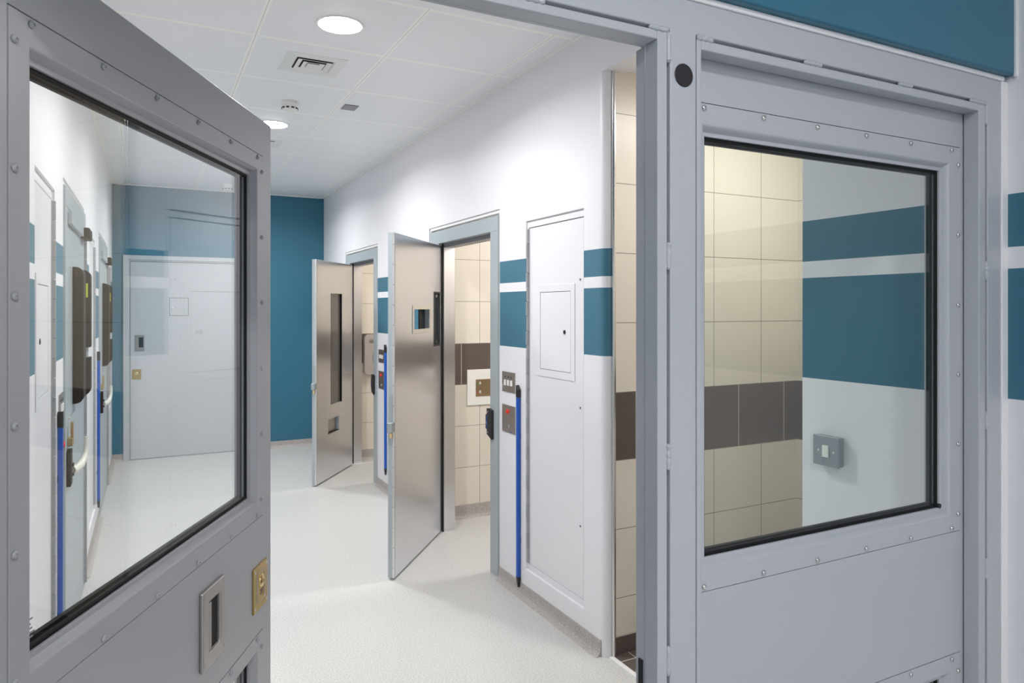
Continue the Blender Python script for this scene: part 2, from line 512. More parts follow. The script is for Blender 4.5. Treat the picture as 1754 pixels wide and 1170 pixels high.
MB().slab(-0.21, 0.811, 2.083, 2.089, 0.012, 0.036).build('backing_strip', 'grey', sf)
stop(0.872, 0.883, 0, 2.083)                  # glazed panel: left, right, head
stop(1.7347, 1.7605, 0, 2.083)
stop(0.883, 1.7347, 2.065, 2.083)
MB().slab(1.7605, 1.770, 0, 2.089, 0.014, 0.036).build('backing_strip', 'grey', sf)
MB().slab(0.8705, 1.770, 2.083, 2.089, 0.012, 0.036).build('backing_strip', 'grey', sf)
# strike slot in the doorway jamb
MB().box(0.7815, 0.7850, 0.042, 0.052, 0.82, 0.973).build('strike_slot', 'dark', sf)
# welds: lumpy beads bridging the gaps
def weld(p, q, r=0.0052, seed=0):
    n = max(6, int((Vector(q) - Vector(p)).length / 0.004))
    pts, rr = [], []
    for i in range(n + 1):
        t = i / n
        pts.append(tuple(Vector(p).lerp(Vector(q), t)))
        e = min(1.0, min(t, 1 - t) * 8 + 0.35)
        rr.append(r * e * (1 + 0.16 * math.sin(i * 1.9 + seed) + 0.08 * math.sin(i * 4.3 + seed)))
    return MB().tube(pts, rr, 10).build('weld_bead', 'grey', sf, smooth=True)
gx, gx2, gz = 0.8078, 1.7652, 2.086
for k, (a, b_) in enumerate([(2.030, 2.084), (1.668, 1.716), (1.318, 1.364), (0.958, 1.010), (0.56, 0.61), (0.2, 0.25)]):
    weld((gx, 0.0015, a), (gx, 0.0015, b_), seed=k)
for k, (a, b_) in enumerate([(2.035, 2.084), (1.668, 1.714), (1.313, 1.356), (0.958, 1.008), (0.56, 0.61)]):
    weld((gx2, 0.0015, a), (gx2, 0.0015, b_), 0.0052, seed=k + 7)
for k, (a, b_) in enumerate([(0.765, 0.808), (0.515, 0.56), (0.2, 0.25), (-0.1, -0.05)]):
    weld((a, 0.0015, gz), (b_, 0.0015, gz), seed=k + 20)
for k, (a, b_) in enumerate([(0.872, 0.912), (1.147, 1.199), (1.439, 1.486), (1.70, 1.768)]):
    weld((a, 0.0015, gz), (b_, 0.0015, gz), seed=k + 30)
tag(MB().lathe((0.841, YS, 2.0125), [(0.0205, 0.0), (0.0205, 0.0012), (0.0195, 0.002)], 1, 40, sgn=-1).build('hole_plug', 'disc'),
    'round black disc on the grey steel post between doorway and glazed panel', 'plug')

# ------------------------------------------------------------------ glazed leaf (door and fixed panel)
BEAD = [(0.0, 0.0125), (0.0, -0.0004), (0.0006, -0.001), (0.037, -0.001), (0.0395, -0.0002), (0.042, 0.0018), (0.0445, 0.005), (0.0475, 0.0105), (0.0505, 0.0165), (0.052, 0.019), (0.052, 0.028)]
SEAL = [(0.0515, 0.028), (0.0515, 0.0185), (0.053, 0.0178), (0.057, 0.0186), (0.058, 0.0182), (0.062, 0.0190), (0.065, 0.0235)]
def glazed_leaf(root, W, H, bx0, bx1, zb, zt, lz0, lz1, glass, screw_mat, topx, colz, paint='grey'):
    hs = [(bx0 - .0016, bx1 + .0016, zb - .0016, zt + .0016), (bx0 - .0016, bx1 + .0016, lz0 - .0016, lz1 + .0016)]
    hs2 = [(bx0 + .057, bx1 - .057, zb + .057, zt - .057), (bx0 + .057, bx1 - .057, lz0 + .057, lz1 - .057)]
    MB().slab(0, W, 0.008, H, 0, 0.013, hs).build('face_sheet', paint, root, bevel=0.0008)
    MB().slab(0, W, 0.008, H, 0.0135, 0.05, hs2).build('core', [paint], root, bevel=0.001)
    for (a, b_) in ((zb, zt), (lz0, lz1)):
        MB().ring(bx0 - .004, bx1 + .004, a - .004, b_ + .004, [(0, 0.0128), (0.009, 0.0128)]).build('shadow_gap', 'dark', root)
        MB().ring(bx0, bx1, a, b_, BEAD).build('glazing_bead', paint, root, smooth=True, wn=True)
        MB().ring(bx0, bx1, a, b_, SEAL).build('rubber_seal', 'rubber', root, smooth=True)
        MB().box(bx0 + .060, bx1 - .060, 0.0215, 0.0315, a + .060, b_ - .060).build('glass_pane', glass, root)
        MB().ring(bx0, bx1, a, b_, [(.057, .0315), (.066, .0315), (.066, .040), (.057, .042)]).build('rubber_seal', 'rubber', root)
    def screw(x, z):
        m = MB().lathe((x, -0.0018, z), [(0.0056, 0), (0.0054, 0.0012), (0.0044, 0.0026), (0.0026, 0.0033), (0.0022, 0.0033), (0.0020, 0.0018)], 1, 14, sgn=-1)
        m.lathe((x, -0.0018, z), [(0.0021, 0.0014), (0.0001, 0.0014)], 1, 8, m=1, sgn=-1)
        m.build('screw', [screw_mat, 'dark'], root, smooth=True, merge=False)
    for x in topx: screw(x, zt - 0.009); screw(x, zb + 0.009)
    for z in colz: screw(bx0 + 0.0095, z); screw(bx1 - 0.0085, z)
    for x in topx: screw(x, lz1 - 0.009)
    screw(bx0 + 0.0095, lz1 - 0.042); screw(bx1 - 0.0085, lz1 - 0.042)

# fixed glazed panel in the screen
win = empty_struct('window_1', (0.858, 1.0065, 0), 0)
glazed_leaf(win, 0.905, 2.088, 0.022, 0.8655, 1.071, 1.984, 0.28, 0.779, 'glassp', 'chrome',
            [0.0645 + 0.1535 * k for k in range(6)], [1.942, 1.776, 1.609, 1.443, 1.277, 1.111])
# small push switch shown in the window's lower corner seal
MB().cyl((0.810, 0.013, 1.132), 0.006, 0.006, 1, 16).build('seal_button', 'black', win)

# open door of the screen
aD = math.radians(27.63)
dL = Vector((math.sin(aD), math.cos(aD), 0)); nL = Vector((dL.y, -dL.x, 0))
def ray(x, y):
    t = (x - 877.0) / F_PX; u = -(y - 528.8) / F_PX
    return Vector((math.sin(TH) + t * math.cos(TH), math.cos(TH) - t * math.sin(TH), u))
r = ray(463.5, 216.6); k = (2.083 - 1.6) / r.z
Pend = Vector((r.x * k, r.y * k, 0))
WD = 1.027
Proot = Pend - dL * WD
door = empty_struct('door_1', Proot, R90 - aD, 'open grey steel door with large glass pane at left of the screen')
glazed_leaf(door, WD, 2.083, 0.062, WD - 0.0595, 1.072, 1.9895, 0.28, 0.779, 'glass', 'shadedgrey',
            [0.104 + 0.165 * k for k in range(6)], [1.949, 1.782, 1.616, 1.4475, 1.281, 1.115], 'shadedgrey')
# recessed pull handle
hd = MB().slab(0.6045, 0.718, 0.849, 1.014, -0.009, 0.0, [(0.635, 0.690, 0.878, 0.985)]).build('pull_handle', 'steel2', door, bevel=0.0035, seg=3, label='recessed stainless steel pull handle')
MB().slab(0.630, 0.695, 0.873, 0.990, -0.004, -0.0005, [(0.637, 0.688, 0.880, 0.983)]).build('recess_wall', 'steel2', hd)
MB().box(0.633, 0.692, -0.0012, -0.0004, 0.876, 0.987).build('recess_cup', 'dark', hd)
MB().box(0.640, 0.652, -0.0065, -0.0012, 0.882, 0.981).build('finger_grip', 'steel2', hd, bevel=0.002)
for x in (0.615, 0.7085):
    for z in (0.861, 1.003):
        MB().lathe((x, -0.009, z), [(0.0042, -.001), (0.0042, 0.0006), (0.002, 0.0004)], 1, 12, sgn=-1).build('screw', 'hinge', hd)
# brass lock plate
br = MB().box(0.8965, 0.990, -0.0045, 0.0, 0.843, 0.9545).build('lock_plate', 'brass', door, bevel=0.001, label='brass lock escutcheon')
MB().ring(0.917, 0.970, 0.862, 0.937, [(0, -0.0045), (0.0003, -0.0062), (0.0022, -0.0062), (0.0025, -0.0045)]).build('border', 'steel2', br)
MB().lathe((0.949, -0.0045, 0.911), [(0.0165, 0.0), (0.0155, 0.002), (0.007, 0.0045), (0.005, 0.003)], 1, 24, sgn=-1).build('keyhole_cup', 'brassgold', br, smooth=True)
for i, z in enumerate((0.888, 0.883, 0.878)):
    MB().box(0.938 + .002 * (i % 2), 0.960, -0.0050, -0.0044, z, z + 0.0018).build('engraving', 'ink', br)
for x in (0.905, 0.983):
    for z in (0.853, 0.9445):
        MB().lathe((x, -0.0045, z), [(0.0042, -.001), (0.0042, 0.0007), (0.002, 0.0005)], 1, 12, sgn=-1).build('screw', 'chrome', br)
# etched maker's marks in the lower corner of the glass
for i, (x, z, l) in enumerate([(0.126, 1.170, .012), (0.126, 1.163, .008), (0.127, 1.157, .010), (0.128, 1.151, .014), (0.128, 1.145, .010)]):
    MB().box(x, x + l, 0.0205, 0.0213, z, z + 0.0022).build('etched_mark', 'graybox', door)
for z in (0.35, 1.05, 1.85):
    MB().cyl((-0.009, 0.046, z), 0.009, 0.12, 2, 16).build('hinge', 'hinge', door)

# ------------------------------------------------------------------ access hatches in the walls
def hatch(loc, rz, x0, x1, z0, z1, hinge_right, label, inner=True, grp='tall white access hatches in the corridor walls'):
    """x0..x1,z0..z1 = door panel in wall-local coordinates (front y=0 is the wall face)"""
    t = thing('access_hatch', label, 'hatch', loc, rz, grp)
    MB().slab(x0 - 0.018, x1 + 0.018, z0 - 0.036, z1 + 0.038, 0.011, 0.05, [(x0 - .0015, x1 + .0015, z0 - .002, z1 + .003)]).build('frame', 'hatchwhite', t, bevel=0.002)
    MB().box(x0 - .01, x1 + .01, 0.045, 0.05, z0 - 0.03, z1 + 0.03).build('backing', 'dark', t)
    dp = MB().box(x0 + (0.0 if hinge_right else 0.004), x1 - (0.004 if hinge_right else 0.0), 0.011, 0.035, z0, z1 - 0.002).build('door_panel', 'hatchwhite', t, bevel=0.0015)
    hx = x1 if hinge_right else x0
    s = 1 if hinge_right else -1
    hg = MB()
    hg.box(min(hx, hx + s*0.014), max(hx, hx + s*0.014), 0.006, 0.010, z0 + .004, z1 - .004)
    hg.box(min(hx, hx - s*0.010), max(hx, hx - s*0.010), 0.006, 0.0108, z0 + .004, z1 - .004)
    n = int((z1 - z0) / 0.078); p = (z1 - z0 - .01) / n
    for i in range(n):
        a = z0 + .005 + i * p
        q0, q1 = (hx - .009, hx + .004) if i % 2 else (hx - .004, hx + .009)
        hg.box(q0, q1, -0.004, 0.008, a + .0015, a + p - .0015)
    hg.build('piano_hinge', 'hinge', t, bevel=0.001)
    lx = x0 + 0.028 if hinge_right else x1 - 0.028
    for z in (1.742, 1.119, 0.546):
        if not z0 + .1 < z < z1 - .1: continue
        d = MB().lathe((lx, 0.011, z), [(0.0095, -.001), (0.0095, 0.001), (0.0085, 0.0016), (0.006, 0.0016), (0.006, 0.0005)], 1, 20, sgn=-1).build('screw_lock', 'hatchwhite', t, smooth=True)
        MB().lathe((lx, 0.0108, z), [(0.0062, 0.0), (0.0062, 0.0010)], 1, 16, sgn=-1).build('lock_core', 'black', d)
    if inner:
        if hinge_right: a0, a1 = x0 + 0.076, x1 - 0.092
        else: a0, a1 = x0 + 0.092, x1 - 0.076
        MB().slab(a0, a1, 1.242, 1.725, 0.0075, 0.0112, [(a0 + .037, a1 - .037, 1.280, 1.688)]).build('inner_frame', 'hatchwhite', t, bevel=0.001)
        idr = MB().box(a0 + .0395, a1 - .0395, 0.0085, 0.0110, 1.2825, 1.6855).build('inner_door', 'hatchwhite', t, bevel=0.0006)
        kx = a0 + .037 + .058 if hinge_right else a1 - .037 - .058
        MB().ring(a0 + .037, a1 - .037, 1.28, 1.688, [(0, .0109), (0.0026, .0109)]).build('gap', 'dark', t)
        MB().lathe((kx, 0.0085, 1.482), [(0.011, 0), (0.011, 0.002), (0.009, 0.003), (0.004, 0.003), (0.003, 0.001)], 1, 20, sgn=-1).build('cam_lock', 'black', idr, smooth=True)
        for (sx, sz) in ((0.015, 1.71), (0.19, 1.71), (0.365, 1.71), (0.19, 1.258), (0.015, 1.30), (0.365, 1.30), (0.365, 1.50)):
            if a0 + sx < a1: MB().lathe((a0 + sx, 0.0075, sz), [(0.003, 0), (0.002, 0.0008)], 1, 8, sgn=-1).build('screw', 'hatchwhite', idr)
    return t
hatch((XR, 0, 0), -R90, -3.402, -2.854, 0.200, 2.042, False, 'tall white hatch in right wall beside the tiled opening, with small locked inner door')
hatch((XL, 0, 0), R90, 2.843, 3.387, 0.200, 2.042, True, 'tall white hatch seen through the open door\'s glass, nearest on the left wall')
hatch((XL, 0, 0), R90, 5.268, 5.822, 0.200, 2.042, True, 'narrow-looking white hatch between the two closed grey cell doors on left wall')
hatch((XL, 0, 0), R90, 7.638, 8.082, 0.655, 2.022, True, 'far short hatch on left wall beside the teal end wall', inner=False)

# ------------------------------------------------------------------ cell door frames (right wall)
def cell_frame(name, loc, rz, x0, x1, jn, jf, proud, lined, hinge_left=True):
    """x0..x1 outer frame; jn/jf widths of left/right jamb in the local frame"""
    t = empty_struct(name, loc, rz)
    MB().box(x0, x1, -proud, 0.122, 2.066, 2.156).build('head', 'greyframe', t, bevel=0.002)
    MB().box(x0, x0 + jn, -proud if not lined else -proud, 0.03 if lined else 0.122, 0, 2.066).build('jamb', 'greyframe', t, bevel=0.002)
    MB().box(x1 - jf, x1, -proud, 0.122, 0, 2.066).build('jamb', 'greyframe', t, bevel=0.002)
    MB().ring(x0 - 0.016, x1 + 0.016, -0.3, 2.189, [(0.0, 0.03), (0.0, 0.010), (0.004, 0.008), (0.018, 0.008), (0.018, 0.03)]).build('sealant', 'caulk', t)
    if lined:
        MB().box(x0 + .005, x0 + jn + 0.010, 0.032, 0.122, 0, 2.066).build('steel_lining', 'steel', t, bevel=0.004, seg=3)
        MB().box(x0 + .02, x0 + jn + 0.0115, 0.022, 0.034, 0, 2.066).build('seal_strip', 'dark', t)
        MB().box(x0 + jn, x1 - jf, 0.045, 0.122, 2.040, 2.067).build('head_stop', 'graybox', t, bevel=0.002)
    return t
for i, d in enumerate(CELL_R):
    cell_frame('door_frame', (XR, 0, 0), -R90, -(4.905 + d), -(3.762 + d), 0.180, 0.106, 0.003, True)
for i, d in enumerate(CELL_L):
    cell_frame('door_frame', (XL, 0, 0), R90, 3.72 + d, 4.86 + d, 0.018, 0.095, 0.008, False)

# ------------------------------------------------------------------ open steel cell doors
def cell_door(name, P, ang, W, kind, label, H=2.055):
    """P = foot of the free edge on the cell-side face; local x runs to the hinge, front faces -y"""
    t = empty_struct(name, (P[0], P[1], 0), ang, label)
    T = 0.042
    if kind == 'near': holes = [(0.325, 0.640, 1.462, 1.600), (0.742, 0.862, 1.345, 1.713)]
    else: holes = [(0.318, 0.600, 0.690, 1.745), (0.262, 0.526, 0.425, 0.562)]
    MB().slab(0, W, 0.012, H, 0.002, T, holes).build('leaf_core', 'greyframe', t, bevel=0.001)
    MB().slab(0.006, W - .002, 0.014, H - .002, 0.0, 0.0022, holes).build('steel_skin', 'steel', t, label='brushed stainless steel inner face')
    MB().box(-0.0015, 0.0005, 0.0005, 0.014, 0.012, H).build('edge_strip', 'chrome', t)
    nr = 17
    for i in range(nr):
        MB().lathe((-0.0015, 0.007, 0.07 + i * (H - .14) / (nr - 1)), [(0.0038, 0), (0.003, 0.0008), (0.001, 0.0012)], 0, 10, sgn=-1).build('rivet', 'steel2', t)
    # lock on the free edge
    lk = MB().box(-0.003, 0.0005, 0.010, 0.036, 0.797, 1.094).build('lock_faceplate', 'zinc', t, bevel=0.001)
    MB().box(-0.034, -0.002, 0.004, 0.038, 0.872, 0.930).build('latch_bolt', 'zinc', lk, bevel=0.004)
    MB().box(-0.014, -0.002, 0.012, 0.030, 0.838, 0.868).build('brass_latch', 'brassgold', lk, bevel=0.002)
    if kind == 'near':
        fr = MB().slab(0.302, 0.662, 1.440, 1.622, -0.004, 0.0, [(0.332, 0.634, 1.468, 1.595)]).build('viewing_frame', 'chrome', t, bevel=0.0015)
        MB().box(0.532, 0.640, 0.033, 0.0415, 1.462, 1.600).build('shutter_track', 'dark', t)
        gs = MB().slab(0.736, 0.868, 1.339, 1.719, -0.003, 0.004, [(0.748, 0.856, 1.351, 1.707)]).build('slot_frame', 'black', t, bevel=0.001)
        MB().box(0.742, 0.862, 0.012, 0.041, 1.345, 1.713).build('slot_back', 'dark', gs)
        for z in (1.372, 1.688):
            MB().cyl((0.800, 0.001, z), 0.012, 0.012, 1, 16).build('bolt', 'steel2', gs)
    else:
        MB().box(0.318, 0.600, 0.020, 0.030, 0.690, 1.745).build('viewing_pane', 'smoke', t)
        MB().box(0.596, 0.600, 0.001, 0.020, 0.690, 1.745).build('pane_gasket', 'rubber', t)
        MB().box(0.262, 0.526, 0.030, 0.041, 0.425, 0.562).build('hatch_flap', 'steel2', t)
        MB().box(0.262, 0.526, 0.001, 0.030, 0.425, 0.429).build('hatch_sill', 'dark', t)
    return t
a1 = math.atan2(0.714, 0.581)
cell_door('door_2', (1.290, 4.006), a1, 0.918, 'near', 'nearer open stainless steel cell door with small viewing slot', 2.050)
a2 = math.atan2(0.719, 0.513)
cell_door('door_3', (1.342, 6.428), a2, 0.882, 'far', 'farther open stainless steel cell door with tall narrow window', 2.045)

# ------------------------------------------------------------------ closed grey cell doors on the left wall
def left_door(name, d, label):
    t = empty_struct(name, (XL, 3.80 + d, 0), R90, label)
    W = 0.945
    MB().box(-0.058, W - .002, -0.0078, 0.03, 0.010, 2.062).build('leaf', 'greyframe', t, bevel=0.001)
    MB().box(0.0, W + .02, 0.01, 0.05, 0.0, 2.066).build('backing', 'dark', t)
    hg = MB(); n = 26; p = 2.02 / n
    hg.box(W - .012, W + .018, -0.012, -0.0078, 0.02, 2.04)
    for i in range(n): hg.box(W - .006 + (i % 2) * .004, W + .006 + (i % 2) * .004, -0.022, -0.010, 0.02 + i*p + .001, 0.02 + (i+1)*p - .001)
    hg.build('piano_hinge', 'hinge', t, bevel=0.001)
    MB().box(0.02, 0.66, -0.026, -0.0078, 1.990, 2.045).build('closer_rail', 'greyframe', t, bevel=0.003)
    MB().box(0.70, 0.90, -0.052, -0.0078, 1.985, 2.045).build('closer_case', 'brown', t, bevel=0.008, seg=3)
    # rounded shutters over the viewing panel
    def dcase(nm, x0, x1, dep, z0, z1, r, rt=True, rb=True):
        pts = [(-0.0078, z0)]
        if rb: pts += [(-0.0078 - dep + r - r*math.sin(a), z0 + r - r*math.cos(a)) for a in [R90*i/6 for i in range(7)]]
        else: pts.append((-0.0078 - dep, z0))
        if rt: pts += [(-0.0078 - dep + r - r*math.cos(a), z1 - r + r*math.sin(a)) for a in [R90*i/6 for i in range(7)]]
        else: pts.append((-0.0078 - dep, z1))
        pts.append((-0.0078, z1))
        return MB().prism(pts, 0, x0, x1).build(nm, 'brown', t, bevel=0.002)
    dcase('shutter_case', 0.245, 0.40, 0.046, 1.134, 1.805, 0.034)
    c2 = dcase('shutter_case', 0.56, 0.66, 0.056, 1.395, 1.805, 0.034, True, False)
    c3 = dcase('shutter_case', 0.56, 0.66, 0.056, 1.140, 1.340, 0.034, False, True)
    MB().box(0.5585, 0.5600, -0.052, -0.028, 1.66, 1.735).build('warning_label', 'yellow', c2)
    MB().box(0.5585, 0.5600, -0.040, -0.030, 1.315, 1.335).build('warning_label', 'yellow', c3)
    MB().box(0.58, 0.65, -0.050, -0.0078, 1.342, 1.393).build('shutter_plate', 'greyframe', t)
    # brass lock
    b = MB().box(-0.01, 0.05, -0.031, -0.0078, 0.970, 1.008).build('lock_body', 'brassgold', t, bevel=0.004)
    MB().box(0.005, 0.035, -0.031, -0.019, 1.005, 1.078).build('key_lever', 'brassgold', b, bevel=0.003)
    # pull handle on its backplate
    hb = MB().box(-0.050, 0.03, -0.026, -0.0078, 0.793, 0.955).build('handle_plate', 'brown', t, bevel=0.003)
    for z in (0.84, 0.885): MB().cyl((0.0, -0.034, z), 0.008, 0.010, 1, 12).build('bolt', 'black', hb)
    pts = [(0.00, -0.024, 0.858), (0.03, -0.038, 0.856), (0.08, -0.055, 0.866), (0.12, -0.066, 0.888), (0.145, -0.071, 0.915), (0.15, -0.072, 0.950), (0.15, -0.072, 0.985)]
    MB().tube(pts, [0.020, 0.019, 0.017, 0.014, 0.012, 0.0105, 0.0095], 14).build('handle', 'ivory', hb, smooth=True)
    for (x, z) in ((0.06, 1.09), (0.12, 1.10)): MB().lathe((x, -0.0078, z), [(0.007, 0), (0.004, 0.004)], 1, 12, sgn=-1).build('bolt', 'hinge', t)
    return t
left_door('door_4', 0.0, 'nearer closed grey cell door on left wall with brown shutter case')
left_door('door_5', 2.53, 'farther closed grey cell door on left wall with brown shutter case')

# ------------------------------------------------------------------ far door in the teal wall
fd = empty_struct('door_6', (-0.235, YF, 0), 0, 'closed pale grey door in the teal end wall')
MB().ring(0, 1.18, -0.06, 2.165, [(0, 0.06), (0, -0.02), (0.045, -0.02), (0.052, -0.006), (0.062, -0.006), (0.062, 0.05)]).build('frame', 'farpaint', fd, bevel=0.002)
MB().box(0.060, 1.120, 0.02, 0.05, 0.0, 2.11).build('backing', 'dark', fd)
MB().box(0.066, 1.114, -0.004, 0.03, 0.008, 2.098).build('leaf', 'farpaint', fd, bevel=0.001)
ih = MB().box(0.440, 0.622, -0.0065, -0.004, 1.527, 1.715).build('spy_hatch', 'farpaint', fd, bevel=0.0008)
MB().ring(0.436, 0.626, 1.523, 1.719, [(0, -0.0045), (0.004, -0.0045)]).build('gap', 'dark', ih)
MB().lathe((0.467, -0.0065, 1.606), [(0.010, 0), (0.008, 0.012), (0.003, 0.016)], 1, 16, sgn=-1).build('knob', 'plastic', ih, smooth=True)
h6 = MB().slab(0.108, 0.198, 1.152, 1.322, -0.010, -0.004, [(0.145, 0.187, 1.190, 1.294)]).build('pull_handle', 'steel2', fd, bevel=0.002, label='recessed steel pull handle')
MB().box(0.143, 0.189, -0.0055, -0.004, 1.186, 1.296).build('recess', 'dark', h6)
b6 = MB().box(0.082, 0.168, -0.008, -0.004, 0.852, 0.960).build('lock_plate', 'brass', fd, bevel=0.001, label='brass lock plate')
MB().lathe((0.126, -0.008, 0.912), [(0.016, 0), (0.010, 0.004), (0.004, 0.004)], 1, 16, sgn=-1).build('keyhole', 'brassgold', b6)

# ------------------------------------------------------------------ wall devices
def in_wall(Y, side): return (XR, Y, 0) if side > 0 else (XL, Y, 0)
def switch_plate(side, Y, label):
    """three-gang plate; local x = 0 at the far edge on the right wall"""
    t = thing('switch_plate', label, 'light switch', in_wall(Y, side), -R90 if side > 0 else R90, 'three-switch steel plates beside the cell doors')
    MB().box(0, 0.163, -0.004, 0.0, 1.118, 1.235).build('plate', 'steel2', t, bevel=0.0015)
    for i in range(3):
        x = 0.030 + i * 0.040
        s_ = MB().box(x, x + 0.023, -0.008, -0.004, 1.155 , 1.188).build('rocker', 'plastic', t, bevel=0.001)
        MB().lathe((x + 0.010, -0.004, 1.205), [(0.0055, 0), (0.0045, 0.0015)], 1, 12, sgn=-1).build('indicator', 'black', t)
    return t
def call_plate(side, Y, label):
    t = thing('call_plate', label, 'call point', in_wall(Y, side), -R90 if side > 0 else R90, 'steel call plates with a red button')
    MB().box(0, 0.165, -0.004, 0.0, 0.884, 1.043).build('plate', 'steel2', t, bevel=0.0015)
    MB().lathe((0.075, -0.004, 1.006), [(0.0135, 0), (0.0135, 0.005), (0.010, 0.009), (0.003, 0.010)], 1, 20, sgn=-1).build('red_button', 'red', t, smooth=True, label='round red push button')
    ks = MB().lathe((0.082, -0.004, 0.918), [(0.010, 0), (0.009, 0.004), (0.006, 0.005)], 1, 16, sgn=-1).build('key_switch', 'chrome', t, smooth=True)
    MB().box(0.080, 0.084, -0.0095, -0.0088, 0.911, 0.925).build('keyway', 'dark', ks)
    MB().box(0.105, 0.125, -0.0045, -0.004, 0.890, 0.896).build('mark', 'blue', t)
    for x in (0.016, 0.149):
        for z in (0.905, 1.023): MB().lathe((x, -0.004, z), [(0.003, 0), (0.002, 0.001)], 1, 8, sgn=-1).build('screw', 'steel2', t)
    return t
def pole(side, Y, label, z0=0.045, z1=1.172):
    t = thing('wall_pole', label, 'pole', (XR - 0.0115 if side > 0 else XL + 0.0115, Y, 0), -R90 if side > 0 else R90, 'blue poles with black ends fixed upright on the corridor walls')
    def sect(g, dx=0.0):
        a, b_, c = 0.0125 + g, 0.0095 + g, 0.0035
        return [(-a+c, -b_), (a-c, -b_), (a, -b_+c), (a, b_-c), (a-c, b_), (-a+c, b_), (-a, b_-c), (-a, -b_+c)]
    MB().prism(sect(0), 2, z0 + 0.05, z1 - 0.062).build('tube', 'blue', t, bevel=0.001)
    oc = sect(0.001)
    v = [(p[0], p[1], z1 - 0.068) for p in oc] + [(p[0], p[1], z1 - (0.0 if p[0] < 0 else 0.022)) for p in oc]
    f = [(i, (i+1) % 8, 8+(i+1) % 8, 8+i) for i in range(8)] + [tuple(range(8)), tuple(range(8, 16))]
    MB().add(v, f).build('end_cap', 'black', t, bevel=0.001)
    v = [(p[0], p[1], z0 + 0.058) for p in oc] + [(p[0]*0.30 + 0.005, p[1]*0.6, z0) for p in oc]
    MB().add(v, f).build('end_cap', 'black', t, bevel=0.001)
    r = 0.0095
    MB().box(-0.008, 0.008, r*0.9, 0.0115, z0 + .25, z0 + .28).build('wall_clip', 'black', t)
    MB().box(-0.008, 0.008, r*0.9, 0.0115, z1 - .30, z1 - .27).build('wall_clip', 'black', t)
    return t
switch_plate(1, 3.704, 'steel plate with three white rockers near the blue pole, right of nearer cell doorway')
call_plate(1, 3.704, 'steel plate with red button below the switches right of nearer cell doorway')
pole(1, 3.486, 'blue pole with black ends between the nearer steel call plate and white hatch')
switch_plate(1, 6.205, 'far steel plate with three white rockers right of the farther cell doorway')
call_plate(1, 6.205, 'far steel plate with red button beside the farther cell doorway')
pole(1, 5.973, 'blue pole with black ends farther away, seen left of the nearer open steel door', 0.15, 1.285)
switch_plate(-1, 3.520, 'three-switch steel plate behind the near blue pole on the left wall')
call_plate(-1, 3.560, 'steel call plate half hidden behind the near blue pole on left wall')
pole(-1, 3.480, 'nearer blue pole on left wall seen through the glass of the open door', 0.05, 1.172)
pole(-1, 6.020, 'farther blue pole on left wall seen through the glass of the open door', 0.13, 1.285)

# metal-clad light switch on the right wall behind the glazed panel
sw = thing('light_switch', 'grey metal single light switch on white wall behind the glazed panel', 'light switch', (XR, 1.508, 0), -R90)
MB().box(0.002, 0.090, -0.020, 0.0, 1.125, 1.213).build('back_box', 'switchgrey', sw, bevel=0.003)
pt = MB().box(0, 0.092, -0.026, -0.020, 1.1225, 1.2145).build('face_plate', 'switchgrey', sw, bevel=0.003, seg=3)
MB().box(0.036, 0.058, -0.031, -0.026, 1.150, 1.186).build('rocker', 'plastic', sw, bevel=0.002)
for x in (0.020, 0.073): MB().lathe((x, -0.026, 1.1685), [(0.0035, 0), (0.0025, 0.001)], 1, 12, sgn=-1).build('screw', 'chrome', pt)

# lock keeps on the near jambs of the cell doorways
def keep(Y, label):
    t = thing('lock_keep', label, 'lock', (1.8455, Y, 0), -R90, 'black lock keeps on the cell door jambs')
    MB().prism([(-0.034, 0.994), (-0.006, 0.998), (0.034, 0.988), (0.034, 0.812), (-0.034, 0.838)], 1, -0.016, 0.0).build('case', 'black', t, bevel=0.002)
    MB().box(-0.060, -0.034, -0.012, -0.002, 0.865, 0.955).build('roller', 'black', t, bevel=0.004)
    MB().cyl((-0.040, -0.015, 0.905), 0.008, 0.006, 1, 14).build('bolt', 'hinge', t)
    MB().box(-0.0345, -0.028, -0.0165, -0.008, 0.87, 0.95).build('blue_insert', 'blue', t, label='small blue insert')
    for z in (0.85, 0.975): MB().cyl((-0.015, -0.018, z), 0.005, 0.004, 1, 10).build('screw', 'hinge', t)
keep(3.85, 'black lock keep on the grey jamb of the nearer cell doorway')
keep(3.85 + 2.50, 'black lock keep on the grey jamb of the farther cell doorway')

# white flush panel with bronze plate in the near cell
fp = thing('flush_panel', 'white panel with bronze two-button plate on the tiled wall of nearer cell', 'flush panel', (2.170, 4.96, 0), 0)
MB().box(0, 0.36, -0.010, 0, 0.857, 1.131).build('panel', 'plastic', fp, bevel=0.002)
bp = MB().box(0.071, 0.255, -0.014, -0.010, 0.924, 1.055).build('button_plate', 'bronze', fp, bevel=0.001)
for z, mk in ((1.025, 'greenpaint'), (0.958, 'redpaint')):
    MB().lathe((0.104, -0.014, z), [(0.012, 0), (0.011, 0.004), (0.006, 0.006), (0.002, 0.004)], 1, 18, sgn=-1).build('push_button', 'chrome', bp, smooth=True)
    MB().prism([(0.078, z - .010), (0.088, z - .010), (0.081, z + .011)], 1, -0.0146, -0.014).build('mark', mk, bp)

